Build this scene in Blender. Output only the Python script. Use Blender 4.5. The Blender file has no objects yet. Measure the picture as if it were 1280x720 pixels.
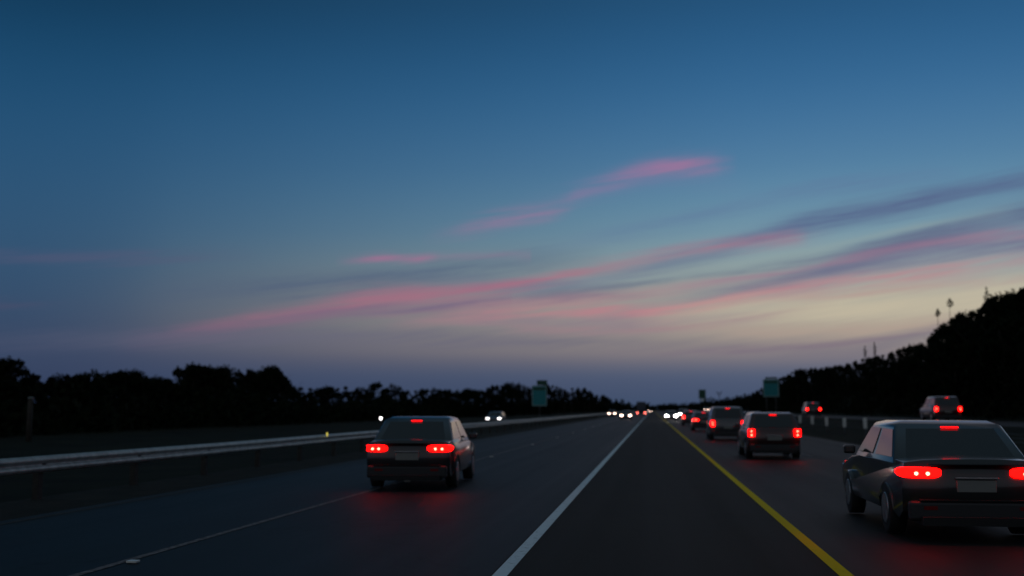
import bpy, bmesh, math, random
from mathutils import Vector, Matrix
R = math.radians
C = bpy.context.scene.collection
SC = bpy.context.scene
random.seed(7)

# ---------------------------------------------------------------- camera, world, sun, exposure
F, H = 1400.0, 1.6                                   # focal length in photo pixels, eye height
TH = math.atan(152 / F); PS = math.atan(.125 * math.cos(TH))
cam_d = bpy.data.cameras.new('camera'); cam = bpy.data.objects.new('camera', cam_d); C.objects.link(cam)
SC.camera = cam
cam_d.sensor_width = 36; cam_d.lens = F / 1280 * 36
cam_d.clip_start = .1; cam_d.clip_end = 20000
cam.location = (0, 0, H); cam.rotation_euler = (R(90) + TH, 0, PS)
cam_d.dof.use_dof = True; cam_d.dof.focus_distance = 11.0; cam_d.dof.aperture_fstop = 1.15
SC.view_settings.view_transform = 'Standard'; SC.view_settings.look = 'None'
SC.view_settings.exposure = 0; SC.view_settings.gamma = 1; SC.view_settings.use_curve_mapping = False

_R = (math.cos(PS), math.sin(PS), 0); _F = (-math.sin(PS) * math.cos(TH), math.cos(PS) * math.cos(TH), math.sin(TH))
_U = (_R[1]*_F[2]-_R[2]*_F[1], _R[2]*_F[0]-_R[0]*_F[2], _R[0]*_F[1]-_R[1]*_F[0])
def ray(px, py):
    a = (px - 640) / F; b = (360 - py) / F
    return Vector([_F[i] + a * _R[i] + b * _U[i] for i in range(3)])
def at_x(px, py, X):                                 # where the sight line crosses the plane x = X
    d = ray(px, py); t = X / d[0]; return d[1] * t, H + d[2] * t
def angles(px, py):
    d = ray(px, py).normalized(); return math.degrees(math.atan2(d[0], d[1])), math.degrees(math.asin(d[2]))
def lin(c): return tuple((v/255/12.92 if v/255 <= .04045 else ((v/255+.055)/1.055)**2.4) for v in c)

world = bpy.data.worlds.new('World'); SC.world = world; world.use_nodes = True
nt = world.node_tree; nt.nodes.clear(); N = nt.nodes.new; L = nt.links.new
class S:                                             # a socket or a number with arithmetic
    def __init__(s, v): s.v = v
    def op(s, o, kind, o2=None):
        n = N('ShaderNodeMath'); n.operation = kind
        for i, q in enumerate((s, o, o2)):
            if q is None: continue
            q = q.v if isinstance(q, S) else q
            if isinstance(q, (int, float)): n.inputs[i].default_value = q
            else: L(q, n.inputs[i])
        return S(n.outputs[0])
    def __add__(s, o): return s.op(o, 'ADD')
    def __sub__(s, o): return s.op(o, 'SUBTRACT')
    def __mul__(s, o): return s.op(o, 'MULTIPLY')
    def __truediv__(s, o): return s.op(o, 'DIVIDE')
tc = N('ShaderNodeTexCoord'); sp = N('ShaderNodeSeparateXYZ'); L(tc.outputs['Generated'], sp.inputs[0])
dx, dy, dz = (S(o) for o in sp.outputs)
AZ = dx.op(dy, 'ARCTAN2') * (180 / math.pi)          # degrees right of the road's direction
EL = dz.op(0, 'ARCSINE') * (180 / math.pi)           # degrees above the horizon
def noise(sx, sy, shear, detail=4, rough=.55, off=0.0):
    cx = N('ShaderNodeCombineXYZ'); L((AZ * sx).v, cx.inputs[0]); L(((EL - AZ * shear) * sy).v, cx.inputs[1]); cx.inputs[2].default_value = off
    n = N('ShaderNodeTexNoise'); L(cx.outputs[0], n.inputs['Vector']); n.inputs['Scale'].default_value = 1
    n.inputs['Detail'].default_value = detail; n.inputs['Roughness'].default_value = rough
    return S(n.outputs['Fac'])
def curve(x, pts, lo, hi):                           # piecewise curve through (x, value in 0..1)
    m = (x - lo) / (hi - lo); n = N('ShaderNodeFloatCurve'); L(m.v, n.inputs['Value'])
    c = n.mapping.curves[0]
    ps = [((a - lo) / (hi - lo), b) for a, b in pts]
    while len(c.points) < len(ps): c.points.new(.5, .5)
    for p, q in zip(c.points, ps): p.location = q
    n.mapping.use_clip = True; n.mapping.update(); return S(n.outputs[0])
def ramp(fac, stops):
    n = N('ShaderNodeValToRGB'); L(fac.v, n.inputs[0]); e = n.color_ramp.elements; n.color_ramp.interpolation = 'B_SPLINE'
    while len(e) < len(stops): e.new(.5)
    for el, (p, c) in zip(e, stops): el.position = p; el.color = (*lin(c), 1)
    return n.outputs[0]
def mix(fac, a, b):
    n = N('ShaderNodeMix'); n.data_type = 'RGBA'
    if isinstance(fac, S): L(fac.v, n.inputs[0])
    else: n.inputs[0].default_value = fac
    for s, k in ((a, 6), (b, 7)):
        if isinstance(s, tuple): n.inputs[k].default_value = (*s, 1)
        else: L(s, n.inputs[k])
    return n.outputs[2]
def e_of(py): return angles(815, py)[1]
def stops(lst): return [(max(0, e_of(y)) / 40, c) for y, c in lst]
efac = EL / 40
SKY_R = [(512, (62, 80, 106)), (480, (66, 86, 116)), (462, (78, 94, 120)), (440, (136, 126, 130)), (400, (178, 168, 150)), (345, (150, 164, 160)), (290, (108, 148, 168)),
         (210, (74, 122, 160)), (110, (44, 100, 146)), (0, (26, 78, 120)), (-200, (24, 62, 88))]
SKY_L = [(512, (44, 62, 92)), (440, (46, 66, 98)), (380, (44, 74, 106)), (300, (42, 82, 116)), (200, (32, 80, 118)), (100, (16, 70, 108)), (0, (3, 48, 78)), (-200, (12, 46, 68))]
sky_r = ramp(efac, sorted(stops(SKY_R))); sky_l = ramp(efac, sorted(stops(SKY_L)))
dist = (AZ - 15).op(0, 'ABSOLUTE')
side = curve(dist, [(0, 1), (8, .96), (14, .84), (22, .60), (30, .38), (38, .16), (46, 0), (90, 0)], 0, 90)
col = mix(side, sky_l, sky_r)
back = curve(dist, [(0, 0), (50, 0), (120, .45), (180, .55)], 0, 180)
belt = curve(EL, [(-90, .0), (0, .35), (10, 1), (28, .8), (50, .4), (90, .3)], -90, 90)      # grey lift added to unseen sky opposite the glow, lighting signs and car backs
col = mix(back * 1.6 * belt, col, lin((112, 116, 122)))
col = mix(curve(EL, [(0, 0), (26, 0), (55, .6), (90, .7)], 0, 90), col, lin((82, 98, 106)))
wob = noise(.10, .9, .10, 3) - .5
grain = noise(.09, 1.5, .13, 5, .62, 3.0)
fine = noise(.16, 4.5, .14, 6, .62, 9.0)
tex = ((grain * .5 + fine * .5 - .36) * 5.5).op(0, 'MAXIMUM').op(1, 'MINIMUM')
SEED = [0]
def channels(sx, sy, shear, off):
    cx = N('ShaderNodeCombineXYZ'); L((AZ * sx).v, cx.inputs[0]); L(((EL - AZ * shear) * sy).v, cx.inputs[1]); cx.inputs[2].default_value = off
    n = N('ShaderNodeTexNoise'); L(cx.outputs[0], n.inputs['Vector']); n.inputs['Scale'].default_value = 1; n.inputs['Detail'].default_value = 4; n.inputs['Roughness'].default_value = .6
    q = N('ShaderNodeSeparateXYZ'); L(n.outputs['Color'], q.inputs[0]); return [S(o) for o in q.outputs]
TEX = [((a * .6 + b * .4 - .37) * 5.5).op(0, 'MAXIMUM').op(1, 'MINIMUM') for a, b in zip(channels(.13, 2.4, .13, 20), channels(.4, 6.0, .13, 31))]
def streak(pts, width, colour, rough=.7, wobble=1.0, fade=4.5):
    """a cloud band: pts = (px, py, strength) along its centre, width in degrees"""
    q = [(*angles(x, y), a) for x, y, a in pts]; lo, hi = -60, 60
    ec = curve(AZ, [(a, e / 30) for a, e, _ in q], lo, hi) * 30
    am = curve(AZ, [(q[0][0] - fade, 0)] + [(a, s) for a, e, s in q] + [(q[-1][0] + (fade * .6 if pts[-1][0] < 1270 else 8), 0 if pts[-1][0] < 1270 else .3)], lo, hi)
    w = EL - ec + wob * wobble + (fine - .5) * (width * 1.6)
    g = (S(math.e).op(w * w * (-1 / (width * width)), 'POWER'))
    SEED[0] = (SEED[0] + 1) % 3; k = TEX[SEED[0]] * rough + (1 - rough)
    global col
    col = mix((g * am * k).op(0, 'MAXIMUM').op(1, 'MINIMUM'), col, lin(colour))
# broad grey-violet veils low down, then slate bands, then the pink edges
streak([(100, 425, .25), (400, 422, .5), (620, 425, .6), (900, 432, .3), (1050, 440, .4), (1180, 414, .6), (1300, 404, .6)], .5, (94, 96, 120), .5, 1, 9)
streak([(540, 398, .2), (700, 402, .5), (850, 404, .45), (1000, 400, .1)], .5, (126, 108, 132), .6)
streak([(560, 352, .2), (700, 357, .5), (850, 325, .5), (1000, 282, .9), (1130, 256, .95), (1290, 226, .9)], .55, (80, 98, 136), .4)
streak([(700, 310, .1), (850, 275, .4), (1000, 240, .45), (1130, 222, .3)], .38, (88, 114, 152), .6)
streak([(800, 385, .3), (900, 368, .6), (1030, 335, .85), (1150, 302, .9), (1290, 266, .9)], .5, (86, 98, 130), .4)
streak([(1000, 352, .4), (1120, 322, .75), (1290, 300, .85)], .7, (104, 102, 134), .45)
streak([(300, 362, .3), (450, 352, .5), (600, 335, .4), (700, 325, .2)], .6, (58, 78, 116), .6)
streak([(0, 322, .35), (120, 322, .4), (260, 320, .2)], .3, (84, 82, 114), .7)
streak([(0, 380, .3), (60, 380, .1)], .25, (76, 72, 102), .7)
streak([(270, 405, .2), (330, 396, .45), (450, 378, .65), (560, 368, .7), (640, 356, .7), (720, 340, .6), (800, 325, .35), (900, 305, .55), (970, 300, .55), (1010, 296, .1)], .36, (172, 104, 126), .85, 1, 2.5)
streak([(260, 412, .25), (330, 402, .4), (450, 388, .55), (580, 378, .4)], .5, (132, 92, 124), .5)
streak([(400, 372, .1), (500, 366, .5), (600, 360, .5), (680, 350, .2)], .3, (150, 98, 126), .6, 1.3)
streak([(540, 400, .2), (600, 392, .5), (700, 388, .6), (800, 390, .8), (870, 384, .85), (960, 366, .7), (1060, 352, .7), (1150, 343, .65), (1290, 322, .3)], .36, (184, 120, 134), .8, 1, 2.5)
streak([(560, 378, .3), (700, 376, .6), (800, 370, .5), (880, 357, .3), (960, 345, .2)], .3, (166, 122, 134), .55)
streak([(700, 345, .1), (800, 350, .3), (900, 338, .45), (1000, 318, .5), (1100, 296, .5), (1200, 276, .3)], .22, (138, 158, 160), .5)
streak([(455, 323, .4), (480, 322, .8), (515, 323, .8), (550, 321, .3), (650, 320, .2)], .2, (160, 106, 142), .6, .5, 1.5)
streak([(560, 290, .1), (600, 280, .4), (650, 270, .5), (690, 264, .4), (730, 240, .3), (770, 224, .5), (810, 212, .7), (850, 208, .85), (880, 207, .75), (900, 206, .3)], .42, (158, 112, 150), .85, .5, 1.5)
streak([(700, 246, .1), (760, 232, .4), (830, 220, .3), (900, 226, .1)], .6, (112, 118, 158), .8, .5, 3)
streak([(900, 392, .4), (1000, 388, .7), (1100, 384, .85), (1200, 376, .85), (1300, 366, .8)], .75, (190, 180, 158), .25, .6)
streak([(640, 372, .2), (760, 362, .6), (880, 345, .6), (1000, 325, .5), (1120, 302, .4)], .2, (84, 96, 126), .6)
streak([(560, 402, .3), (700, 412, .5), (840, 410, .6), (980, 392, .3)], .2, (150, 120, 132), .8)
streak([(420, 392, .3), (520, 384, .6), (640, 376, .6), (760, 372, .3)], .18, (92, 88, 124), .8)
streak([(880, 356, .3), (1000, 334, .7), (1120, 312, .6), (1290, 292, .5)], .18, (150, 112, 136), .85)
streak([(960, 376, .4), (1080, 366, .6), (1290, 344, .5)], .22, (176, 142, 140), .8)
streak([(860, 440, .3), (960, 436, .6), (1060, 428, .6), (1200, 404, .5)], .2, (112, 100, 122), .7)
streak([(900, 412, .3), (1000, 416, .5), (1140, 404, .5)], .3, (172, 150, 140), .6)
bg = N('ShaderNodeBackground'); L(col, bg.inputs[0]); bg.inputs[1].default_value = 1.0
nish = N('ShaderNodeTexSky'); nish.sky_type = 'NISHITA'; nish.sun_disc = False
nish.sun_elevation = R(-3); nish.sun_rotation = R(15)
bg2 = N('ShaderNodeBackground'); L(nish.outputs[0], bg2.inputs[0]); bg2.inputs[1].default_value = .05
ad = N('ShaderNodeAddShader'); L(bg.outputs[0], ad.inputs[0]); L(bg2.outputs[0], ad.inputs[1])
wo = N('ShaderNodeOutputWorld'); L(ad.outputs[0], wo.inputs[0])

sun_d = bpy.data.lights.new('sun', 'SUN'); sun = bpy.data.objects.new('sun', sun_d); C.objects.link(sun)
sun_d.energy = .05; sun_d.angle = R(40); sun_d.color = (1, .72, .55)          # afterglow of a sun already set
sun.rotation_euler = Vector((-math.sin(R(15)), -math.cos(R(15)), -math.sin(R(18)))).to_track_quat('-Z', 'Y').to_euler()

# ---------------------------------------------------------------- helpers
def tag(o, label=None, cat=None, group=None, kind=None):
    for k, v in (('label', label), ('category', cat), ('group', group), ('kind', kind)):
        if v: o[k] = v
    return o
def empty(name, loc, rz=0):
    o = bpy.data.objects.new(name, None); C.objects.link(o); o.location = loc; o.rotation_euler = (0, 0, rz)
    o.empty_display_size = .3; return o
def link(name, me, mat, parent=None, smooth=False):
    if mat and not me.materials: me.materials.append(mat)
    if smooth:
        for p in me.polygons: p.use_smooth = True
    o = bpy.data.objects.new(name, me); C.objects.link(o)
    if parent: o.parent = parent
    return o
def obj(name, bm, mat, parent=None, smooth=False, bevel=0):
    bmesh.ops.recalc_face_normals(bm, faces=bm.faces)
    me = bpy.data.meshes.new(name); bm.to_mesh(me); bm.free()
    o = link(name, me, mat, parent, smooth)
    if bevel:
        m = o.modifiers.new('bevel', 'BEVEL'); m.width = bevel; m.segments = 3; m.limit_method = 'ANGLE'; m.angle_limit = R(35)
    return o
def quads(name, vs, fs, mat, parent=None):
    me = bpy.data.meshes.new(name); me.from_pydata(vs, [], fs); me.update(); return link(name, me, mat, parent)
def box(bm, c, s, rz=0):
    m = Matrix.Translation(c) @ Matrix.Rotation(rz, 4, 'Z') @ Matrix.Diagonal((*s, 1))
    return bmesh.ops.create_cube(bm, size=1, matrix=m)['verts']
def tube(bm, pts, rad, seg=8, caps=True):
    rings = []
    for i, p in enumerate(pts):
        p = Vector(p); a = Vector(pts[max(0, i-1)]); b = Vector(pts[min(len(pts)-1, i+1)])
        d = (b - a).normalized(); u = d.orthogonal().normalized()
        if abs(d.z) > .9: u = (Vector((1, 0, 0)) - d * d.x).normalized()
        v = d.cross(u); r = rad[i] if isinstance(rad, (list, tuple)) else rad
        rings.append([bm.verts.new(p + (u*math.cos(2*math.pi*k/seg) + v*math.sin(2*math.pi*k/seg))*r) for k in range(seg)])
    for r0, r1 in zip(rings, rings[1:]):
        for k in range(seg): bm.faces.new((r0[k], r0[(k+1) % seg], r1[(k+1) % seg], r1[k]))
    if caps: bm.faces.new(rings[0][::-1]); bm.faces.new(rings[-1])
def disc(bm, c, r, depth, axis='Y', seg=24):
    c = Vector(c); d = Vector((1, 0, 0)) if axis == 'X' else Vector((0, 1, 0))
    tube(bm, [c - d*depth/2, c + d*depth/2], r, seg)
def copy_tree(o, parent=None):
    c = o.copy(); C.objects.link(c); c.parent = parent
    for ch in KIDS.get(o.name, [x for x in bpy.data.objects if x.parent == o]): copy_tree(ch, c)
    return c
KIDS = {}
def remember(o):
    ks = [x for x in bpy.data.objects if x.parent == o]; KIDS[o.name] = ks
    for k in ks: remember(k)

def mat(name, base, rough=.6, metal=0, spec=.5, var=0, scale=3, bump=0, bscale=40, colour2=None, detail=6, coat=0):
    m = bpy.data.materials.new(name); m.use_nodes = True; t = m.node_tree; b = t.nodes['Principled BSDF']
    b.inputs['Base Color'].default_value = (*base, 1); b.inputs['Roughness'].default_value = rough
    b.inputs['Metallic'].default_value = metal; b.inputs['Specular IOR Level'].default_value = spec
    if coat: b.inputs['Coat Weight'].default_value = coat; b.inputs['Coat Roughness'].default_value = .08
    co = t.nodes.new('ShaderNodeTexCoord')
    if var or colour2:
        n = t.nodes.new('ShaderNodeTexNoise'); n.inputs['Scale'].default_value = scale; n.inputs['Detail'].default_value = detail; n.inputs['Roughness'].default_value = .65
        t.links.new(co.outputs['Object'], n.inputs['Vector'])
        r = t.nodes.new('ShaderNodeValToRGB'); e = r.color_ramp.elements; e[0].position = .35; e[1].position = .65
        c2 = colour2 or tuple(v * (1 + var) for v in base); c1 = base if colour2 else tuple(v * (1 - var) for v in base)
        e[0].color = (*c1, 1); e[1].color = (*c2, 1)
        t.links.new(n.outputs['Fac'], r.inputs[0]); t.links.new(r.outputs[0], b.inputs['Base Color'])
    if bump:
        n = t.nodes.new('ShaderNodeTexNoise'); n.inputs['Scale'].default_value = bscale; n.inputs['Detail'].default_value = 3
        t.links.new(co.outputs['Object'], n.inputs['Vector'])
        bp = t.nodes.new('ShaderNodeBump'); bp.inputs['Strength'].default_value = bump; bp.inputs['Distance'].default_value = .02
        t.links.new(n.outputs['Fac'], bp.inputs['Height']); t.links.new(bp.outputs[0], b.inputs['Normal'])
    return m
def glow(name, c, s):
    m = bpy.data.materials.new(name); m.use_nodes = True; b = m.node_tree.nodes['Principled BSDF']
    b.inputs['Base Color'].default_value = (*[min(1, v) * .3 for v in c], 1); b.inputs['Roughness'].default_value = .2
    b.inputs['Emission Color'].default_value = (*c, 1); b.inputs['Emission Strength'].default_value = s
    return m

def road_material(name, c1, c2, rough=.62):
    """asphalt: aggregate grain, long wheel tracks, mottling, tar-sealed cracks"""
    m = bpy.data.materials.new(name); m.use_nodes = True; t = m.node_tree; b = t.nodes['Principled BSDF']; n = t.nodes.new; l = t.links.new
    co = n('ShaderNodeTexCoord')
    def nz(sc, vec_scale=(1, 1, 1), det=5, ro=.6):
        mp = n('ShaderNodeMapping'); mp.inputs['Scale'].default_value = vec_scale; l(co.outputs['Object'], mp.inputs[0])
        q = n('ShaderNodeTexNoise'); q.inputs['Scale'].default_value = sc; q.inputs['Detail'].default_value = det; q.inputs['Roughness'].default_value = ro
        l(mp.outputs[0], q.inputs['Vector']); return q.outputs['Fac']
    track = nz(1, (1.5, .012, 1), 3); mott = nz(.45, (1, .5, 1)); gr = nz(55, det=2)
    r = n('ShaderNodeValToRGB'); r.color_ramp.elements[0].position = .36; r.color_ramp.elements[1].position = .64
    r.color_ramp.elements[0].color = (*c1, 1); r.color_ramp.elements[1].color = (*c2, 1)
    s = n('ShaderNodeMath'); s.operation = 'MULTIPLY_ADD'; l(track, s.inputs[0]); s.inputs[1].default_value = .55
    s2 = n('ShaderNodeMath'); s2.operation = 'MULTIPLY'; l(mott, s2.inputs[0]); s2.inputs[1].default_value = .45; l(s2.outputs[0], s.inputs[2])
    l(s.outputs[0], r.inputs[0])
    mx = n('ShaderNodeMix'); mx.data_type = 'RGBA'; mx.blend_type = 'MULTIPLY'; mx.inputs[0].default_value = .5
    l(r.outputs[0], mx.inputs[6]); g2 = n('ShaderNodeValToRGB'); g2.color_ramp.elements[0].position = .3; g2.color_ramp.elements[1].position = .7
    g2.color_ramp.elements[0].color = (.35, .35, .35, 1); l(gr, g2.inputs[0]); l(g2.outputs[0], mx.inputs[7])
    vo = n('ShaderNodeTexVoronoi'); vo.feature = 'DISTANCE_TO_EDGE'; vo.inputs['Scale'].default_value = .16
    wm = n('ShaderNodeMapping'); wm.inputs['Scale'].default_value = (1, .55, 1); l(co.outputs['Object'], wm.inputs[0])
    wa = n('ShaderNodeTexNoise'); wa.inputs['Scale'].default_value = .8; wa.inputs['Detail'].default_value = 6; l(co.outputs['Object'], wa.inputs['Vector'])
    va = n('ShaderNodeVectorMath'); va.operation = 'MULTIPLY_ADD'; l(wa.outputs['Color'], va.inputs[0]); va.inputs[1].default_value = (2.2, 2.2, 0); l(wm.outputs[0], va.inputs[2])
    l(va.outputs[0], vo.inputs['Vector'])
    cr = n('ShaderNodeValToRGB'); cr.color_ramp.elements[0].position = .0; cr.color_ramp.elements[1].position = .006
    cr.color_ramp.elements[0].color = (.45, .45, .45, 1); l(vo.outputs['Distance'], cr.inputs[0])
    m2 = n('ShaderNodeMix'); m2.data_type = 'RGBA'; m2.blend_type = 'MULTIPLY'; m2.inputs[0].default_value = 1
    l(mx.outputs[2], m2.inputs[6]); l(cr.outputs[0], m2.inputs[7]); l(m2.outputs[2], b.inputs['Base Color'])
    rr = n('ShaderNodeMapRange'); rr.inputs[3].default_value = rough - .1; rr.inputs[4].default_value = rough + .12; l(track, rr.inputs[0]); l(rr.outputs[0], b.inputs['Roughness'])
    bp = n('ShaderNodeBump'); bp.inputs['Strength'].default_value = .5; bp.inputs['Distance'].default_value = .008; l(gr, bp.inputs['Height']); l(bp.outputs[0], b.inputs['Normal'])
    b.inputs['Specular IOR Level'].default_value = .14
    return m
def paint_material(name, c, worn):
    m = bpy.data.materials.new(name); m.use_nodes = True; t = m.node_tree; b = t.nodes['Principled BSDF']; n = t.nodes.new; l = t.links.new
    co = n('ShaderNodeTexCoord'); q = n('ShaderNodeTexNoise'); q.inputs['Scale'].default_value = 9; q.inputs['Detail'].default_value = 8; q.inputs['Roughness'].default_value = .75
    l(co.outputs['Object'], q.inputs['Vector'])
    r = n('ShaderNodeValToRGB'); e = r.color_ramp.elements; e[0].position = worn; e[1].position = worn + .12
    e[0].color = (*[v * .35 + .02 for v in c], 1); e[1].color = (*c, 1)
    l(q.outputs['Fac'], r.inputs[0]); l(r.outputs[0], b.inputs['Base Color']); b.inputs['Roughness'].default_value = .85; b.inputs['Specular IOR Level'].default_value = .1
    return m

M = {
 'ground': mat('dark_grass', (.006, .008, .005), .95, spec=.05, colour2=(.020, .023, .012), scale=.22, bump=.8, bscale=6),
 'verge': mat('gravel_verge', (.016, .018, .014), .95, spec=.1, colour2=(.034, .033, .026), scale=1.2, bump=.6, bscale=30),
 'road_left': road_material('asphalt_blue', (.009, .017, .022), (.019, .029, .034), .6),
 'shoulder': road_material('asphalt_old', (.013, .013, .009), (.024, .022, .015), .75),
 'road_right': road_material('asphalt_grey', (.016, .016, .015), (.030, .029, .028), .65),
 'white_paint': paint_material('white_paint', (.80, .88, .90), .34),
 'old_paint': paint_material('worn_paint', (.24, .22, .22), .44),
 'faded_paint': paint_material('faded_paint', (.09, .09, .085), .48),
 'yellow_paint': paint_material('yellow_paint', (.92, .62, .002), .28),
 'galv': mat('galvanised_steel', (.40, .44, .42), .5, .35, var=.25, scale=5),
 'galv_dark': mat('weathered_steel', (.10, .10, .10), .7, .3, var=.3, scale=5),
 'post_white': mat('white_plastic', (.80, .80, .74), .5, var=.1, scale=8),
 'wood': mat('weathered_wood', (.04, .036, .03), .85, var=.3, scale=6),
 'bark': mat('bark', (.045, .035, .026), .9, var=.4, scale=8, bump=.8, bscale=18),
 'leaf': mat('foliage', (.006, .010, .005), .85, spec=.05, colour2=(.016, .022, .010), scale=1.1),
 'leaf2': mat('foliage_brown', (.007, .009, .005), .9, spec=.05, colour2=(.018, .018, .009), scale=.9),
 'rubber': mat('rubber', (.015, .015, .015), .85), 'rim': mat('alloy', (.42, .43, .45), .35, .9),
 'plastic': mat('black_plastic', (.02, .02, .022), .5), 'glass': mat('dark_glass', (.012, .016, .02), .06, spec=.8),
 'plate': mat('number_plate', (.22, .22, .2), .5), 'chrome': mat('chrome', (.6, .6, .6), .15, 1),
 'lens_red_off': mat('red_lens', (.18, .01, .01), .15),
 'sign': mat('green_sign_sheeting', (.008, .26, .28), .35, var=.12, scale=3), 'sign_dark': mat('dark_green_sheeting', (.012, .085, .05), .4),
 'sign_edge': mat('white_sign_border', (.30, .42, .40), .5), 'amber_glow': glow('amber_reflector_glow', (.9, .75, .12), .8),
 'cat_eye': mat('road_stud', (.8, .78, .7), .3),
 'tail': glow('lit_tail_light', (1, .0012, .0008), 9), 'bulb': glow('tail_bulb', (1, .09, .05), 22), 'tail_far': glow('bright_tail_light', (1, .16, .12), 14),
 'head': glow('lit_headlight', (1, .86, .80), 160), 'head_dim': glow('lit_headlight_far', (1, .66, .52), 20), 'head_faint': glow('dim_lamp', (.9, .86, .84), 7), 'brake': glow('lit_brake_light', (1, .0012, .0008), 4),
}
for i, c in enumerate([(.010, .011, .013), (.09, .095, .10), (.04, .007, .007), (.008, .014, .03), (.34, .34, .33), (.024, .025, .026)]):
    M['paint%d' % i] = mat('car_paint_%s' % ['black', 'silver', 'maroon', 'navy', 'white', 'grey'][i], c, .28, .4 if i in (1, 5) else 0, coat=.8)

# ---------------------------------------------------------------- terrain
def smooth(a, b, x): t = max(0, min(1, (x - a) / (b - a))); return t * t * (3 - 2 * t)
def gz(x, y):
    z = -.06
    if x > 9.6:
        z += .1 * smooth(9.6, 12, x) + .72 * smooth(13.5, 17, x)
        k = 1 - smooth(320, 900, y)
        z += k * (4.6 * smooth(26, 37, x) + 3 * smooth(37, 90, x)) * (1 + .12 * math.sin(y / 23) + .08 * math.sin(y / 9.1))
    if x < -11.5:
        z += -.08 * smooth(11.5, 15, -x) + .2 * smooth(22, 60, -x)
        z += .05 * math.sin(x * .7 + y * .11) * smooth(12, 18, -x)
    return z
xs = [-6000, -3000, -1200, -500, -250, -160, -110, -80] + list(range(-64, -14, 4)) + [-14, -13, -12, -11.5, -11, -10, -9.3, -6, -3, 0, 3, 6, 9.3, 9.7, 10.5, 11.5, 12.5, 13.5, 14.5, 15.5, 16.5, 17, 20, 24, 26] + list(range(28, 44, 2)) + [48, 54, 62, 74, 90, 130, 200, 400, 1000, 3000, 6000]
ys = [-400, -150, -60, -20] + list(range(-8, 400, 8)) + list(range(400, 1000, 40)) + [1000, 1200, 1500, 2000, 3000, 5000, 9000]
vs = [(x, y, gz(x, y)) for y in ys for x in xs]; nx = len(xs)
fs = [(j*nx+i, j*nx+i+1, (j+1)*nx+i+1, (j+1)*nx+i) for j in range(len(ys)-1) for i in range(nx-1)]
g = quads('ground', vs, fs, M['ground']); tag(g, kind='structure')
def strip(name, x0, x1, y0, y1, z, m, step=40, kind='structure'):
    n = max(1, int((y1 - y0) / step)); v = []; f = []
    for k in range(n + 1):
        y = y0 + (y1 - y0) * k / n; v += [(x0, y, z), (x1, y, z)]
        if k: a = 2 * k; f.append((a-2, a-1, a+1, a))
    o = quads(name, v, f, m); 
    if kind: tag(o, kind=kind)
    return o
strip('verge', -11.2, -9.35, -60, 1600, .0, M['verge'])
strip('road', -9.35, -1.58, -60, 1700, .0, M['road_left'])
o = strip('shoulder', -1.58, 1.84, -60, 1700, .001, M['shoulder'])
strip('carriageway', 1.84, 9.35, -60, 1700, .0, M['road_right'])
strip('frontage_road', 17.4, 24.6, -60, 1000, gz(20, 50) + .02, M['road_right'])
strip('edge_marking', -1.555, -1.410, -60, 1650, .006, M['white_paint'])
strip('yellow_marking', 1.775, 1.915, -60, 1650, .006, M['yellow_paint'])
strip('lane_marking', -5.61, -5.51, -60, 1650, .006, M['old_paint'])
strip('left_edge_marking', -9.12, -9.02, -60, 1650, .006, M['faded_paint'])
for k in range(-1, 60): strip('lane_dash', 5.36, 5.46, k*12.2 + 3, k*12.2 + 6.05, .006, M['old_paint'], 5)

# ---------------------------------------------------------------- road studs
bm = bmesh.new(); box(bm, (0, 0, .012), (.11, .10, .024))
stud_me = None
for k in range(14):
    y = -1.9 + 13.3 * (k + 1)
    if stud_me is None:
        s0 = obj('road_stud', bm, M['cat_eye'], bevel=.006); s = s0; stud_me = 1
    else: s = s0.copy(); C.objects.link(s)
    s.location = (-5.42, y, .006); tag(s, 'small raised pavement reflector beside the faded lane line on the left carriageway', 'road stud', 'pavement reflectors along the lane line')

# ---------------------------------------------------------------- guardrail on the left
gr = empty('guardrail', (-10.9, 0, 0)); tag(gr, 'pale galvanised steel guardrail running along the left edge of the highway', 'guardrail')
prof = [(.0, .77), (.025, .755), (.07, .72), (.08, .68), (.03, .645), (.0, .62), (.03, .595), (.08, .56), (.07, .52), (.025, .485), (.0, .47)]
bm = bmesh.new(); ring = []
yy = [-40 + 4 * k for k in range(60)] + [200 + 25 * k for k in range(1, 40)]
for y in yy:
    dzz = .006 * math.sin(y * 1.3); ring.append([bm.verts.new((a + .012*math.sin(y*.21), y, z + dzz)) for a, z in prof])
for a, b in zip(ring, ring[1:]):
    for k in range(len(prof)-1): bm.faces.new((a[k], a[k+1], b[k+1], b[k]))
r = obj('rail_beam', bm, M['galv'], gr, smooth=True); m = r.modifiers.new('s', 'SOLIDIFY'); m.thickness = .006
bm = bmesh.new(); box(bm, (-.11, 0, .33), (.12, .16, .80)); box(bm, (-.03, 0, .62), (.08, .12, .26))
p0 = obj('rail_post', bm, M['wood'], gr, bevel=.008); p0.location = (0, 4, 0)
for k in range(1, 60):
    p = p0.copy(); C.objects.link(p); p.parent = gr; p.location = (0, 4 + 3.81 * k, 0)
Y, Z = at_x(408, 551, -10.78)
bm = bmesh.new(); box(bm, (0, 0, 0), (.05, .012, .09)); box(bm, (0, .012, -.03), (.02, .01, .12))
ref = obj('rail_reflector', bm, M['amber_glow'], gr); ref.location = (.14, Y, .79)  # unlit reflector; its returned gleam is put in as emission

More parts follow.
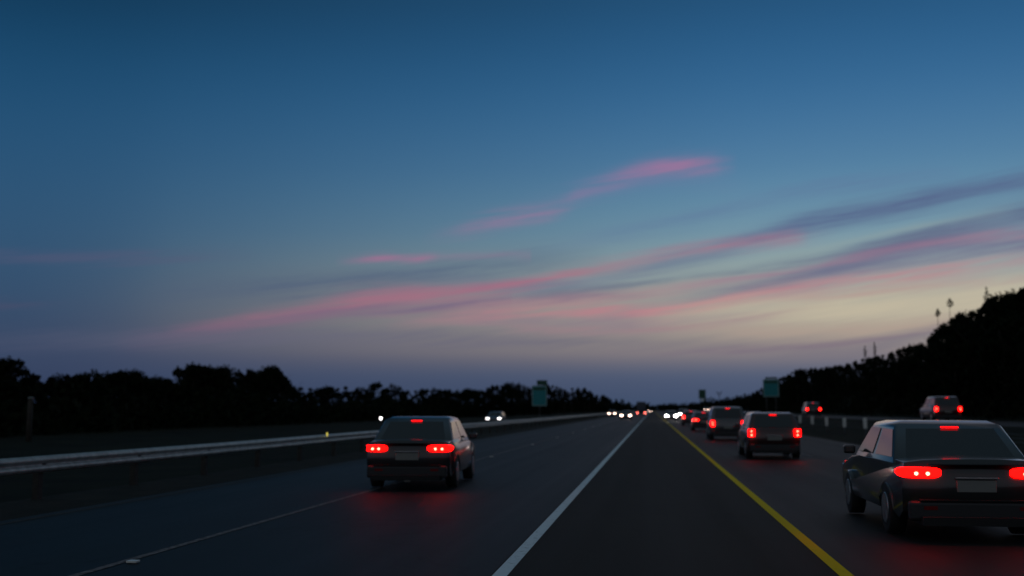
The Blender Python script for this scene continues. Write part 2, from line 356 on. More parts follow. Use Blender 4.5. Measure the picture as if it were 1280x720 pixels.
# ---------------------------------------------------------------- white capped posts with cables on the right
cb = empty('cable_barrier', (12, 0, 0)); tag(cb, 'low cable barrier strung between the white capped posts right of the highway', 'barrier')
for zz in (.42, .55, .68):
    bm = bmesh.new(); tube(bm, [(.035, y, gz(12, y) + zz + .06) for y in range(2, 330, 8)], .010, 5); obj('cable', bm, M['galv_dark'], cb)
root0 = None
for k in range(-3, 36):
    y = 44.6 + 7.1 * k; z0 = gz(12, y)
    if root0 is None:
        root0 = empty('barrier_post', (0, 0, 0))
        bm = bmesh.new(); tube(bm, [(0, 0, -.1), (0, 0, .46)], .045, 10); obj('steel_stake', bm, M['galv_dark'], root0, True)
        bm = bmesh.new(); box(bm, (0, 0, .77), (.20, .07, .60)); obj('reflective_sleeve', bm, M['post_white'], root0, bevel=.02)
        bm = bmesh.new(); box(bm, (0, 0, 1.078), (.215, .085, .016)); obj('post_cap', bm, M['galv_dark'], root0)
        remember(root0); t = root0
    else: t = copy_tree(root0)
    t.location = (12, y, z0); t.rotation_euler = (random.uniform(-.03, .03), random.uniform(-.04, .04), random.uniform(-.2, .2))
    s = random.uniform(.93, 1.05); t.scale = (1, 1, s)
    tag(t, 'short white capped marker post in the receding row right of the highway', 'post', 'white capped posts along the cable barrier')

# ---------------------------------------------------------------- cars
def body_mesh(prof, w, L2, zb, zt, arches):
    """side outline (y, z) extruded across the width in slices, rounded in plan and pulled in above and below"""
    def outline():
        pts = []
        yr, yf, ra = arches
        for y, z in prof: pts.append((y, z))
        def arch(yc): return [(yc + ra * math.cos(a), .30 + ra * math.sin(a)) for a in [math.pi * k / 10 for k in range(11)]]
        A = [(y, max(z, zb)) for y, z in arch(yf)]; B = [(y, max(z, zb)) for y, z in arch(yr)]
        return pts + A + B
    o = outline(); xsn = [-1, -.93, -.75, -.4, 0, .4, .75, .93, 1]
    bm = bmesh.new(); rings = []
    for xn in xsn:
        ring = []
        for y, z in o:
            k = abs(xn) ** 5; yy = y - (.16 if abs(y) > L2 * .7 else 0) * k * (1 if y > 0 else -1) * ((abs(y) - L2*.7) / (L2*.3) if abs(y) > L2*.7 else 0)
            hh = max(0, (z - .62) / (zt - .62)); t = 1 - .07 * hh * hh - .05 * max(0, (.5 - z) / .3) ** 2
            t *= 1 - .06 * (abs(y) / L2) ** 4
            zz = z - (.035 * xn ** 6 if z > .6 else 0) - (.02 * xn * xn if z > .8 else 0)
            ring.append(bm.verts.new((xn * w * t, yy, zz)))
        rings.append(ring)
    n = len(o)
    for a, b in zip(rings, rings[1:]):
        for k in range(n): bm.faces.new((a[k], a[(k+1) % n], b[(k+1) % n], b[k]))
    f1 = bm.faces.new(rings[0]); f2 = bm.faces.new(rings[-1][::-1])
    bmesh.ops.triangulate(bm, faces=[f1, f2]); return bm
def lerp(a, b, t): return Vector(a) * (1 - t) + Vector(b) * t
def pane(bm, q, mu, mv, out, split=1):
    """glass pane inset in the quad q (bl, br, tr, tl), slightly proud"""
    q = [Vector(p) for p in q]; nrm = (q[1] - q[0]).cross(q[3] - q[0]).normalized()
    def P(u, v): return lerp(lerp(q[0], q[1], u), lerp(q[3], q[2], u), v)
    co = [P(mu, mv), P(1-mu, mv), P(1-mu*1.15, 1-mv), P(mu*1.15, 1-mv)]
    a = [bm.verts.new(c + nrm * out) for c in co]; b = [bm.verts.new(c - nrm * .02) for c in co]
    bm.faces.new(a); bm.faces.new(b[::-1])
    for k in range(4): bm.faces.new((a[k], b[k], b[(k+1) % 4], a[(k+1) % 4]))
def make_car(kind, paint, rear='tail', front=None):
    """a car whose nose points to +Y"""
    big = kind != 'sedan'
    P = dict(sedan=dict(L2=2.35, w=.90, top=1.44, belt=.93, cab=(-1.75, -1.12, .25, 1.05), prof=[(-2.02, .24), (-2.32, .34), (-2.36, .60), (-2.33, .86), (-2.25, .985), (-1.75, 1.01), (-1.0, .97), (.9, .95), (1.25, .93), (2.0, .80), (2.28, .68), (2.35, .45), (2.20, .24), (1.95, .22)]),
             suv=dict(L2=2.35, w=.95, top=1.74, belt=1.08, cab=(-2.2, -1.95, .35, 1.05), prof=[(-2.05, .34), (-2.33, .42), (-2.37, .70), (-2.33, 1.0), (-2.28, 1.10), (-1.75, 1.11), (-1.0, 1.10), (.9, 1.08), (1.25, 1.06), (2.05, .96), (2.30, .84), (2.36, .52), (2.22, .32), (1.98, .30)]),
             hatch=dict(L2=2.1, w=.88, top=1.50, belt=.98, cab=(-2.0, -1.65, .3, 1.0), prof=[(-1.90, .26), (-2.06, .36), (-2.12, .64), (-2.08, .90), (-2.02, 1.00), (-1.6, 1.01), (-1.0, 1.0), (.85, .98), (1.15, .95), (1.8, .84), (2.05, .70), (2.10, .48), (2.0, .26), (1.85, .24)]))[kind]
    name = {'sedan': 'sedan_car', 'suv': 'sport_utility_car', 'hatch': 'hatchback_car'}[kind]
    root = empty(name, (0, 0, 0)); w, L2 = P['w'], P['L2']; rw = .36 if kind == 'suv' else .32
    yr, yf = (-1.38, 1.42) if kind != 'hatch' else (-1.28, 1.25)
    bm = body_mesh(P['prof'], w, L2, .24, P['belt'] + .05, (yr, yf, rw + .07))
    obj('body', bm, M[paint], root, True, .03)
    c0, c1, c2, c3 = P['cab']; zb, zt = P['belt'] - .02, P['top']
    wb, wt = w * .93, w * (.76 if kind != 'suv' else .80)
    def sec(x_s): return None
    lo = [(-wb, c0, zb), (wb, c0, zb), (wb, c3, zb), (-wb, c3, zb)]
    up = [(-wt, c1, zt - .05), (wt, c1, zt - .05), (wt, c2, zt - .03), (-wt, c2, zt - .03)]
    bm = bmesh.new(); A = [bm.verts.new(v) for v in lo]; B = [bm.verts.new(v) for v in up]
    Cc = [bm.verts.new((v[0] * .8, v[1] + (.18 if v[1] < 0 else -.18), zt)) for v in up]
    for k in range(4):
        bm.faces.new((A[k], A[(k+1) % 4], B[(k+1) % 4], B[k])); bm.faces.new((B[k], B[(k+1) % 4], Cc[(k+1) % 4], Cc[k]))
    bm.faces.new(Cc); obj('roof', bm, M[paint], root, True, .05)
    bm = bmesh.new(); pane(bm, (lo[0], lo[1], up[1], up[0]), .09, .12, .008); obj('rear_window', bm, M['glass'], root)
    bm = bmesh.new(); pane(bm, (lo[2], lo[3], up[3], up[2]), .07, .08, .008); obj('windscreen', bm, M['glass'], root)
    for sgn, (a, b, c, d) in ((1, (lo[1], lo[2], up[2], up[1])), (-1, (lo[3], lo[0], up[0], up[3]))):
        ma, mb = lerp(a, b, .5), lerp(d, c, .5)
        bm = bmesh.new(); pane(bm, (a, ma, mb, d), .08, .14, .008); obj('side_window', bm, M['glass'], root)
        bm = bmesh.new(); pane(bm, (ma, b, c, mb), .08, .14, .008); obj('side_window', bm, M['glass'], root)
        bm = bmesh.new(); vv = box(bm, (sgn * (w + .06), .78 if kind != 'hatch' else .72, P['belt'] + .07), (.17, .09, .13)); obj('wing_mirror', bm, M[paint], root, bevel=.03)
        for yw in (yr, yf):
            wh = empty('wheel', (sgn * (w - .12), yw, rw)); wh.parent = root
            bm = bmesh.new(); pts = [(-.11, 0, 0), (-.10, 0, 0), (.10, 0, 0), (.11, 0, 0)]
            tube(bm, pts, [rw - .035, rw, rw, rw - .035], 28); obj('tyre', bm, M['rubber'], wh, True)
            bm = bmesh.new(); disc(bm, (sgn * .112, 0, 0), .05, .02, 'X', 12)
            for a in range(5):
                t = 2 * math.pi * a / 5; vv = box(bm, (sgn * .114, 0, .10), (.014, .055, .17)); bmesh.ops.rotate(bm, verts=vv, cent=(0, 0, 0), matrix=Matrix.Rotation(t, 3, 'X'))
            tube(bm, [(sgn * .108, 0, 0), (sgn * .118, 0, 0)], [.20, .19], 24); obj('rim', bm, M['rim'], wh)
        # lamps: tail lamps on the corners, headlamps on the nose
        zl = {'sedan': .80, 'suv': .86, 'hatch': .84}[kind]; hgt = {'sedan': .15, 'suv': .30, 'hatch': .24}[kind]
        ye = -L2 + .02 + .03
        bm = bmesh.new()
        if kind == 'sedan':
            cols = []
            for q, (xn, hh) in enumerate([(.50, .55), (.56, .9), (.66, 1), (.78, 1), (.88, 1), (.95, .98)]): cols.append((xn * w * .95, -L2 - .035 + .16 * xn ** 5, hh))
            cols += [(w * .945, -L2 + .16, .92), (w * .965 + .004, -L2 + .27, .75), (w * .975 + .004, -L2 + .38, .35)]
            cols = [(sgn * x, y, zl + .02 - .075 * h_ + .01, zl + .02 + .065 * h_) for x, y, h_ in cols]
            fr = [(bm.verts.new((x, y, a)), bm.verts.new((x, y, b))) for x, y, a, b in cols]
            bk = [(bm.verts.new((x * .93, y + .06, a)), bm.verts.new((x * .93, y + .06, b))) for x, y, a, b in cols]
            for a, b, c, d in zip(fr, fr[1:], bk, bk[1:]):
                bm.faces.new((a[0], b[0], b[1], a[1])); bm.faces.new((c[0], c[1], d[1], d[0])); bm.faces.new((a[1], b[1], d[1], c[1])); bm.faces.new((a[0], c[0], d[0], b[0]))
            bm.faces.new((fr[0][0], fr[0][1], bk[0][1], bk[0][0])); bm.faces.new((fr[-1][0], bk[-1][0], bk[-1][1], fr[-1][1])); vv = []
        else: vv = box(bm, (0, 0, 0), (.20, .10, hgt), 0)
        if vv: bmesh.ops.transform(bm, verts=vv, matrix=Matrix.Translation((sgn * (w - .15), ye + .005, zl)) @ Matrix.Rotation(sgn * .22, 4, 'Z'))
        tl = obj('tail_light', bm, M[rear], root, bevel=.012)
        if rear == 'tail':
            bm = bmesh.new()
            for bx, bz in (((w - .20, .03), (w - .33, .03)) if kind == 'sedan' else ((w - .15, .07), (w - .15, -.05))):
                yb_ = -L2 - .032 + .16 * (bx / w) ** 5 if kind == 'sedan' else ye - .045
                tube(bm, [(sgn * bx, yb_, zl + bz - .02), (sgn * bx, yb_ - .02, zl + bz - .02)], .022, 12)
            obj('bulb', bm, M['bulb'], tl)
        if False:
            bm = bmesh.new(); vv = box(bm, (0, 0, 0), (.09, .11, hgt * .5)); bmesh.ops.transform(bm, verts=vv, matrix=Matrix.Translation((sgn * (w - .30), ye - .006, zl - .02)) @ Matrix.Rotation(sgn * .22, 4, 'Z'))
            obj('reversing_lens', bm, M['rim'], tl, bevel=.01)
        bm = bmesh.new(); vv = box(bm, (0, 0, 0), (.34, .12, .13))
        bmesh.ops.transform(bm, verts=vv, matrix=Matrix.Translation((sgn * (w - .24), L2 - .09, P['belt'] - .26)) @ Matrix.Rotation(-sgn * .28, 4, 'Z') @ Matrix.Rotation(.2, 4, 'X'))
        obj('headlight', bm, M[front] if front else M['chrome'], root, bevel=.03)
    bm = bmesh.new(); box(bm, (0, -L2 + .02, .36), (w * 1.78, .16, .24)); obj('rear_bumper', bm, M['plastic'], root, bevel=.04)
    bm = bmesh.new(); box(bm, (0, -L2 + .01, .49), (w * 1.5, .15, .012)); box(bm, (0, -L2 + .005, P['belt'] - .01 if kind == 'sedan' else .60), (w * 1.25, .10, .01)); obj('boot_seam', bm, M['rubber'], root)
    for sgn in (-1, 1):
        bm = bmesh.new(); box(bm, (sgn * w * .62, -L2 - .055, .40), (.16, .02, .045)); obj('bumper_reflector', bm, M['lens_red_off'], root)
    bm = bmesh.new(); box(bm, (0, -L2 - .005, .755), (.50, .06, .025)); obj('plate_trim', bm, M['chrome'], root, bevel=.006)
    bm = bmesh.new(); box(bm, (0, -L2 * .98, .25), (w * 1.5, .5, .10)); obj('underside', bm, M['rubber'], root)
    bm = bmesh.new(); box(bm, (0, L2 - .02, .42), (w * 1.55, .10, .18)); obj('grille', bm, M['plastic'], root, bevel=.03)
    bm = bmesh.new(); box(bm, (0, -L2 + .005, .66), (.46, .05, .14)); obj('number_plate', bm, M['plate'], root, bevel=.004)
    bm = bmesh.new(); yb = c0 + (c1 - c0) * .9; zc = zb + (zt - .05 - zb) * .93
    box(bm, (0, yb - .02, zc), (.22, .03, .018)); obj('brake_light', bm, M['brake'] if rear == 'tail' else M['lens_red_off'], root)
    bm = bmesh.new(); tube(bm, [(w * .55, -L2 + .1, .27), (w * .55, -L2 - .04, .27)], .035, 10); obj('exhaust_pipe', bm, M['chrome'], root)
    for o in root.children: pass
    return root
def place(car, X, Y, rz, label, group=None):
    car.location = (X, Y, (.012 if abs(X) < 12 else gz(X, Y) + .02)); car.rotation_euler = (0, 0, rz); tag(car, label, 'car', group); return car
protos = {}
def car(kind, paint, rear, front, X, Y, rz, label, group=None):
    key = (kind, rear, front)
    if key not in protos:
        c = make_car(kind, paint, rear, front); bpy.context.view_layer.update(); protos[key] = c
    else:
        c = copy_tree(protos[key])
        for ch in [x for x in bpy.data.objects if x.parent == c]:
            if ch.name.split('.')[0] in ('body', 'roof', 'wing_mirror'):
                ch.data = ch.data.copy(); ch.data.materials[0] = M[paint]
    return place(c, X, Y, rz, label, group)
rr = 'cars queueing with lit tail lights in the right-hand lanes'
Lr = 2.33
car('sedan', 'paint0', 'tail', None, -4.95, 22.1 + Lr, R(2.5), 'dark sedan seen from behind alone on the left carriageway, red tail lights lit', None)
car('sedan', 'paint5', 'tail', None, 3.9, 14.4 + Lr, R(0), 'large grey sedan with lit tail lights at the right edge, nearest car of all')
car('hatch', 'paint2', 'tail', None, 3.9, 37 + Lr, R(.5), 'maroon hatchback second in the line of tail lights beside the yellow line')
car('suv', 'paint1', 'tail', None, 3.95, 60 + Lr, 0, 'silver tall car third in the line beside the yellow line')
car('sedan', 'paint0', 'tail', None, 3.9, 86 + Lr, 0, 'small distant black sedan fourth in the line beside the yellow line')
car('hatch', 'paint1', 'tail', None, 3.9, 115 + Lr, 0, 'tiny silver hatchback farthest of the tail lights beside the yellow line')
car('sedan', 'paint3', 'tail', None, 7.0, 80 + Lr, 0, 'small distant navy sedan alone in the outer right lane')
car('suv', 'paint2', 'tail', None, 20.5, 84, 0, 'dark red tall car with lit tail lights, nearer one on the raised side road')
car('suv', 'paint0', 'tail', None, 20.5, 150, 0, 'farther black tall car on the raised side road behind the white posts')
FL = 2.3
car('sedan', 'paint1', 'lens_red_off', 'head', 2.75, 165 + FL, math.pi, 'distant oncoming car with glaring white headlights right beside the yellow line')
car('suv', 'paint0', 'lens_red_off', 'head', 5.6, 200 + FL, math.pi, 'distant oncoming tall car with glaring headlights right of the brightest pair')
car('sedan', 'paint0', 'lens_red_off', 'head_dim', -4.1, 178 + FL, math.pi, 'distant car with warm headlights on the left carriageway, left of the truck')
car('hatch', 'paint5', 'lens_red_off', 'head_dim', -9.0, 255 + FL, math.pi, 'farthest left car with headlights where the guardrail meets the horizon')
car('sedan', 'paint3', 'lens_red_off', 'head_dim', -1.2, 620, math.pi, 'tiny lone light of a car at the far end of the highway')
car('suv', 'paint5', 'lens_red_off', 'head_dim', 20.3, 430, math.pi, 'distant car with two pale headlights on the side road below the far small sign')
car('sedan', 'paint1', 'lens_red_off', 'head_faint', -17.6, 127, math.pi, 'car with two small white headlights beyond the left guardrail in front of the trees')

# truck ahead on the left carriageway
t = empty('box_truck', (-2.75, 290, .012)); tag(t, 'dark box truck seen from behind far ahead where the road meets the horizon', 'truck')
bm = bmesh.new(); box(bm, (0, 3, 2.3), (2.3, 6, 2.6)); obj('cargo_box', bm, M['paint3'], t, bevel=.05)
bm = bmesh.new(); box(bm, (0, 7.2, 1.6), (2.1, 2.0, 2.1)); obj('cab', bm, M['paint3'], t, bevel=.15)
bm = bmesh.new(); box(bm, (0, 3.6, .8), (1.0, 8.6, .3)); box(bm, (0, -.05, .55), (2.2, .1, .2)); obj('chassis', bm, M['plastic'], t)
bm = bmesh.new(); box(bm, (0, -.02, 2.3), (2.1, .05, 2.4)); obj('rear_door', bm, M['paint3'], t)
for sx in (-1, 1):
    bm = bmesh.new(); box(bm, (sx * .95, -.12, .72), (.3, .06, .2)); obj('tail_light', bm, M['tail_far'], t)
    for yw in (1.6, 7.0):
        wh = empty('wheel', (sx * .95, yw, .5)); wh.parent = t
        bm = bmesh.new(); tube(bm, [(-.14, 0, 0), (.14, 0, 0)], .5, 20); obj('tyre', bm, M['rubber'], wh)
        bm = bmesh.new(); tube(bm, [(sx*.13, 0, 0), (sx*.16, 0, 0)], .26, 16); obj('rim', bm, M['rim'], wh)

# ---------------------------------------------------------------- signs
def road_sign(name, px0, py0, px1, py1, X, label, tab=None, poles=2, m='sign', low=None):
    Y, zt = at_x((px0+px1)/2, py0, X); _, zb = at_x((px0+px1)/2, py1, X)
    wd = (px1 - px0) / F * Y; z0 = gz(X, Y); t = empty(name, (X, Y, z0)); tag(t, label, 'road sign'); zt -= z0; zb -= z0; zc = (zt + zb) / 2
    bm = bmesh.new(); box(bm, (0, 0, zc), (wd, .04, zt - zb)); obj('sign_edge', bm, M['sign_edge'], t, bevel=.015)
    bm = bmesh.new(); e = wd * .055; box(bm, (0, -.024, zc), (wd - 2*e, .012, zt - zb - 2*e)); obj('sign_panel', bm, M[m], t)
    top = zt
    if tab:
        a, b, c, d = tab; w2 = (b - a) / F * Y; h2 = (d - c) / F * Y; xo = ((a + b) / 2 - (px0 + px1) / 2) / F * Y
        bm = bmesh.new(); box(bm, (xo, .0, zt + .06 + h2/2), (w2, .04, h2)); tb = obj('exit_tab', bm, M['sign_dark'], t, bevel=.01)
        bm = bmesh.new(); box(bm, (0, -.024, zt - (zt-zb)*.16), (wd*.82, .016, (zt-zb)*.15)); obj('dark_band', bm, M['sign_dark'], t); top += .06 + h2
    if low:
        bm = bmesh.new(); box(bm, (0, -.01, zb - .35), (wd * .5, .03, .5)); obj('lower_plate', bm, M['post_white'], t)
    for s in ([-1, 1] if poles == 2 else [0]):
        bm = bmesh.new(); tube(bm, [(s * wd * .3, .08, -.2), (s * wd * .3, .08, top - .1)], .06, 10); obj('sign_pole', bm, M['galv_dark'] , t, True)
    for k in (.25, .75):
        bm = bmesh.new(); box(bm, (0, .045, zb + (zt - zb) * k), (wd * .9, .04, .06)); obj('brace', bm, M['galv_dark'], t)
road_sign('road_sign', 665, 482, 683.5, 507.5, -13.5, 'blank teal green sign with dark upper tab standing behind the left guardrail', tab=(671, 684, 475.5, 481.5), poles=1)
road_sign('road_sign', 954, 474, 973, 496, 14.5, 'larger teal green sign on the right in front of the dark embankment trees', poles=2, tab=(957, 971, 471.5, 473.5))
road_sign('road_sign', 873.5, 487, 882, 498.5, 14.5, 'tiny distant dark green sign right of the oncoming headlights against the sky', poles=2, m='sign_dark', low=True)

# ---------------------------------------------------------------- trees
def crown_mesh(H_, rw, base, nclump, leaf, seed, ragged=.5):
    rnd = random.Random(seed); vs, fs = [], []
    for c in range(nclump):
        t = rnd.random() ** .8; z = base + (H_ - base) * t * .93
        prof_ = math.sin(math.pi * min(.97, .18 + t * .80)) ** .6
        a = rnd.uniform(0, 2*math.pi); rad = rw * prof_ * math.sqrt(rnd.random()) * .85
        cx, cy = rad * math.cos(a), rad * math.sin(a); cr = rnd.uniform(.16, .34) * rw * (1.2 - .5 * t)
        for q in range(int(34 + 60 * rnd.random())):
            u = Vector((rnd.gauss(0, 1), rnd.gauss(0, 1), rnd.gauss(0, .8))).normalized() * cr * (rnd.random() ** .35) * (1 + ragged * rnd.random() ** 4)
            p = Vector((cx, cy, z)) + u; s = leaf * rnd.uniform(.5, 1.2)
            n = Vector((rnd.gauss(0, 1), rnd.gauss(0, 1), rnd.gauss(0, 1))).normalized(); e = n.orthogonal().normalized(); f = n.cross(e)
            i = len(vs); vs += [p - e*s, p - f*s*.55, p + e*s, p + f*s*.55]; fs.append((i, i+1, i+2, i+3))
    me = bpy.data.meshes.new('crown'); me.from_pydata(vs, [], fs); return me
def make_tree(name, H_, rw, base, nclump, leaf, seed, lm, trunk_r=.16, lean=.2):
    rnd = random.Random(seed * 3 + 1); root = empty(name, (0, 0, 0))
    bm = bmesh.new(); p = Vector((0, 0, -.4)); pts, rd = [], []
    for k in range(7):
        pts.append(tuple(p)); rd.append(trunk_r * (1 - k / 7.5)); p = p + Vector((rnd.uniform(-lean, lean), rnd.uniform(-lean, lean), H_ * .14))
    tube(bm, pts, rd, 8)
    for k in range(7):
        i = rnd.randint(2, 5); b = Vector(pts[i]); a = rnd.uniform(0, 6.28); ln = rw * rnd.uniform(.5, .85)
        m1 = b + Vector((math.cos(a) * ln * .5, math.sin(a) * ln * .5, ln * .35)); e = b + Vector((math.cos(a) * ln, math.sin(a) * ln, ln * .9))
        tube(bm, [tuple(b), tuple(m1), tuple(e)], [rd[i] * .5, rd[i] * .3, .015], 5)
    obj('trunk', bm, M['bark'], root, True)
    link('crown', crown_mesh(H_, rw, base, nclump, leaf, seed), M[lm], root)
    remember(root); return root
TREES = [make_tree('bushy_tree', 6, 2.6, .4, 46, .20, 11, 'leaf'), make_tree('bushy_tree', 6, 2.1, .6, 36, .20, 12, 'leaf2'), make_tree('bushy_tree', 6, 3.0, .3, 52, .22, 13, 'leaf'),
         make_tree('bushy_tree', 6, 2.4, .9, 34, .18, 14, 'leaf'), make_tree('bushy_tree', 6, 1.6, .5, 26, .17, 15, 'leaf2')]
used = set()
def tree(i, X, Y, h, wide, label, group, z=None):
    i %= 5
    t = TREES[i] if i not in used else copy_tree(TREES[i]); used.add(i)
    t.location = (X, Y, gz(X, Y) if z is None else z); s = h / 6; t.scale = (s * wide, s * wide, s); t.rotation_euler = (0, 0, random.uniform(0, 6.28))
    tag(t, label, 'tree', group); return t
def interp(lst, x):
    for (a, b), (c, d) in zip(lst, lst[1:]):
        if a <= x <= c: return b + (d - b) * (x - a) / (c - a)
    return lst[0][1] if x < lst[0][0] else lst[-1][1]
LT = [(-200, 440), (0, 450), (12, 447), (30, 465), (55, 471), (100, 468), (112, 464), (120, 471), (140, 467), (172, 466), (180, 474), (208, 475), (217, 483), (232, 459), (250, 456), (266, 462), (286, 456), (300, 466),
      (338, 459), (350, 472), (362, 482), (380, 486), (430, 484), (460, 484), (473, 479), (480, 486), (497, 480), (506, 488), (560, 486), (600, 488), (622, 481), (640, 479), (652, 479), (662, 484), (680, 482), (695, 482), (705, 486), (730, 486), (745, 492), (760, 498), (780, 499), (795, 506), (800, 507)]
gl = 'dark trees beyond the left guardrail'
px = -190.0; i = 0
while px < 796:
    X = -46 if px < 520 else -46 + 18 * (px - 520) / 280; X += random.uniform(-2, 2)
    py = interp(LT, px) + random.uniform(-1, 1.5)
    Y, zt = at_x(px, py, X); h = (zt - gz(X, Y)) * 1.03
    tree(random.randint(0, 4), X, Y, h, random.uniform(.8, 1.1) * (1 if h > 5 else 1.15) * (1 if px < 600 else .8), 'dark dense tree in the wooded line beyond the left guardrail', gl)
    if px > 0 and i % 2 == 0:
        X2 = X - random.uniform(5, 10); Y2 = Y * X2 / X; tree(random.randint(0, 4), X2, Y2, h * .93 , 1.1, 'dark dense tree in the wooded line beyond the left guardrail', gl)
    px += 12 if px < 520 else 8; i += 1
RT = [(850, 507), (870, 504), (905, 500), (915, 497), (930, 492), (945, 488), (960, 479), (972, 473), (984, 470), (996, 463), (1010, 461), (1040, 459), (1052, 456), (1075, 450), (1100, 445), (1125, 437), (1150, 428), (1165, 422), (1180, 410), (1197, 396), (1210, 390), (1228, 384), (1240, 380), (1252, 370), (1265, 368), (1280, 365), (1400, 335)]
grp = 'dark trees along the right embankment'
px = 846.0; i = 0
while px < 1400:
    X = 36 + random.uniform(-1.5, 1.5) + (0 if px > 950 else (950 - px) * .05)
    py = interp(RT, px) + random.uniform(-1, 2)
    Y, zt = at_x(px, py, X); h = (zt - gz(X, Y)) * 1.03
    tree(random.randint(0, 4), X, Y, h, random.uniform(.75, 1.0), 'dark shrubby tree on the tall embankment right of the highway', grp)
    if i % 2 == 0 and px > 930:
        X2 = X - random.uniform(3, 6); Y2 = Y * X2 / X; z2 = gz(X2, Y2); h2 = max(1.8, (H + (zt - H) * X2 / X - z2) * .86)
        tree(random.randint(0, 4), X2, Y2, h2, 1.0, 'dark shrubby tree on the tall embankment right of the highway', grp)
    px += 5 if px < 1050 else 9; i += 1
# undergrowth: uncountable scrub on both sides
def scrub(name, spots, leaf, m, seed, label):
    rnd = random.Random(seed); vs, fs = [], []
    for x, y, r, h in spots:
        z0 = gz(x, y)
        for q in range(26):
            a = rnd.uniform(0, 6.28); k = rnd.random() ** .5; t = rnd.random()
            p = Vector((x + math.cos(a) * r * k, y + math.sin(a) * r * k, z0 + h * t * (1 - .5 * k))); s = leaf * rnd.uniform(.5, 1.3)
            n = Vector((rnd.gauss(0, 1), rnd.gauss(0, 1), rnd.gauss(0, .7))).normalized(); e = n.orthogonal().normalized(); f = n.cross(e)
            i = len(vs); vs += [p - e*s, p - f*s*.5, p + e*s, p + f*s*.5]; fs.append((i, i+1, i+2, i+3))
    o = quads(name, vs, fs, m); tag(o, label, 'undergrowth', kind='stuff')
rn = random.Random(5)
sp_ = [(rn.uniform(-48, -40), 55 + 700 * rn.random() ** 1.3, rn.uniform(.8, 1.8), rn.uniform(1.8, 4.4)) for _ in range(1900)]
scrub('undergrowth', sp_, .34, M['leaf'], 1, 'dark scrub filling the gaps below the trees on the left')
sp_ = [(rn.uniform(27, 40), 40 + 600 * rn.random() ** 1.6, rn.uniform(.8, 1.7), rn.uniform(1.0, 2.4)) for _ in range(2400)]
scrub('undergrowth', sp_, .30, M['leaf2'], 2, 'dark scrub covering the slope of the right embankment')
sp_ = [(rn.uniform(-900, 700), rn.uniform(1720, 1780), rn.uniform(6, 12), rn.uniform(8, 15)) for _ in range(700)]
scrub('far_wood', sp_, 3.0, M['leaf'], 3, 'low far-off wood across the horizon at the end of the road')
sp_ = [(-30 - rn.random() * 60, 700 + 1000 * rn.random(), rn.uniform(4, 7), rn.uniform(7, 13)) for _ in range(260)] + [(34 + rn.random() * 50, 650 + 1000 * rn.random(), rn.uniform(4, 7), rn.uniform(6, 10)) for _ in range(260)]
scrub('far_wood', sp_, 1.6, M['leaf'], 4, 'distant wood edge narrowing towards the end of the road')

# thin stems standing above the embankment skyline
def sapling(px, ytop, ybase, tuft, X, label, fork=0):
    Y, zt = at_x(px, ytop, X); z0 = gz(X, Y); h = zt - z0
    t = empty('sapling', (X, Y, z0)); tag(t, label, 'sapling'); rnd = random.Random(int(px))
    bm = bmesh.new(); tube(bm, [(0, 0, -.2), (.08, 0, h*.4), (-.05, .1, h*.75), (0, 0, h)], [.07, .055, .035, .012], 6)
    for k in range(9):
        zz = h * (.5 + .05 * k); a = k * 2.4; ln = (.5 + fork) * (1 - k / 14)
        tube(bm, [(0, 0, zz), (math.cos(a)*ln, math.sin(a)*ln, zz + ln * .9)], [.018, .006], 4)
    obj('trunk', bm, M['bark'], t); vs, fs = [], []
    _, zb = at_x(px, ybase, X)
    for q in range(150):
        rr_ = tuft * rnd.random() ** .5; a = rnd.uniform(0, 6.28); u = rnd.random(); zz = (zb - z0) + (h - zb + z0) * u; rr_ *= math.sin(math.pi * min(.95, u + .1))
        p = Vector((rr_ * math.cos(a), rr_ * math.sin(a), zz)); s = rnd.uniform(.05, .14); n = Vector((rnd.gauss(0, 1), rnd.gauss(0, 1), rnd.gauss(0, 1))).normalized(); e = n.orthogonal().normalized(); f = n.cross(e)
        i = len(vs); vs += [p - e*s, p - f*s*.6, p + e*s, p + f*s*.6]; fs.append((i, i+1, i+2, i+3))
    quads('crown', vs, fs, M['leaf'], t)
sapling(1187, 373, 384, .45, 36, 'thin sapling with a round tuft, tallest stem above the embankment skyline')
sapling(1172, 386, 396, .35, 36, 'short thin sapling just left of the round-tufted one on the embankment')
sapling(1233, 359, 384, .38, 36, 'narrow upright leafy stem rising from the embankment near the right edge')
sapling(1081, 432, 446, .35, 36, 'faint thin stem above the middle of the embankment skyline')
sapling(1093, 428, 444, .30, 36, 'faint thin stem, right one of the two above the middle of the embankment')
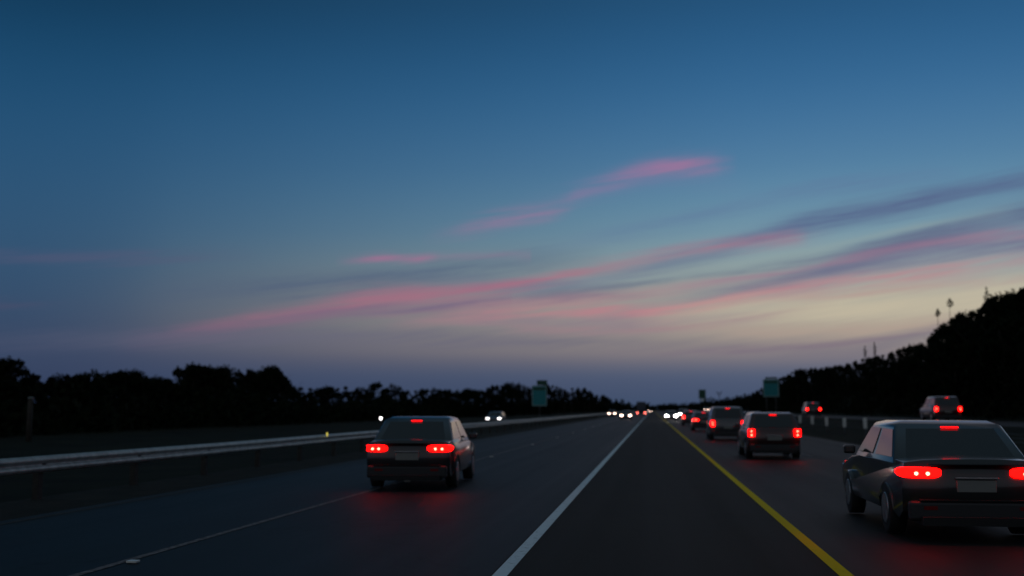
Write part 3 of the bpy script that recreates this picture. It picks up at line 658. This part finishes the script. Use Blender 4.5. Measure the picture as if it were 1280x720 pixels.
# forked bare tree near the small sign
Y, zt = at_x(899, 489, 40); z0 = gz(40, Y); t = empty('bare_tree', (40, Y, z0)); tag(t, 'small bare forked tree top standing alone right of the tiny distant sign', 'tree'); h = zt - z0
bm = bmesh.new(); tube(bm, [(0, 0, -.3), (.1, 0, h*.5), (0, 0, h*.78)], [.25, .18, .14], 7)
for sx, k in ((-1, .75), (1, 1.1), (.4, .6), (-.5, .5)): tube(bm, [(0, 0, h*.76), (sx*.7, 0, h*.76 + (h*.24)*.45*k), (sx*1.3, .1, h*.76 + h*.24*k*.9)], [.12, .08, .03], 6)
obj('trunk', bm, M['bark'], t)
vs, fs = [], []
for q in range(120):
    sx = rn.choice([-1, 1]); u = rn.uniform(.3, 1); p = Vector((sx*1.3*u + rn.gauss(0, .2), rn.gauss(0, .3), h*.76 + h*.24*u*.9 + rn.gauss(0, .15))); s = .16
    n = Vector((rn.gauss(0, 1), rn.gauss(0, 1), rn.gauss(0, 1))).normalized(); e = n.orthogonal().normalized(); f = n.cross(e); i = len(vs); vs += [p - e*s, p - f*s, p + e*s, p + f*s]; fs.append((i, i+1, i+2, i+3))
quads('crown', vs, fs, M['leaf'], t)

# wooden pole at the left edge and a low lamp by the left trees
Y, zt = at_x(38, 498, -33); t0 = gz(-33, Y)
t = empty('utility_post', (-33, Y, t0)); tag(t, 'pale weathered wooden post standing before the trees at the left edge', 'post')
bm = bmesh.new(); tube(bm, [(0, 0, -.3), (.02, 0, zt - t0)], [.16, .13], 10); obj('shaft', bm, M['bark'], t, True)
bm = bmesh.new(); tube(bm, [(.02, 0, zt - t0), (.02, 0, zt - t0 + .06)], [.145, .12], 10); obj('post_cap', bm, M['galv'], t, True)
Y, zt = at_x(476, 523, -31); t0 = gz(-31, Y)
t = empty('bollard_lamp', (-31, Y, t0)); tag(t, 'low lit bollard lamp alone in the grass beyond the left guardrail', 'lamp')
bm = bmesh.new(); tube(bm, [(0, 0, -.1), (0, 0, zt - t0 - .12)], .07, 10); obj('shaft', bm, M['plastic'], t, True)
bm = bmesh.new(); tube(bm, [(0, 0, zt - t0 - .12), (0, 0, zt - t0 + .12)], [.12, .14], 14); obj('lamp_glass', bm, M['head_faint'], t, True)
bm = bmesh.new(); tube(bm, [(0, 0, zt - t0 + .12), (0, 0, zt - t0 + .18)], [.16, .08], 14); obj('lamp_cap', bm, M['plastic'], t, True)
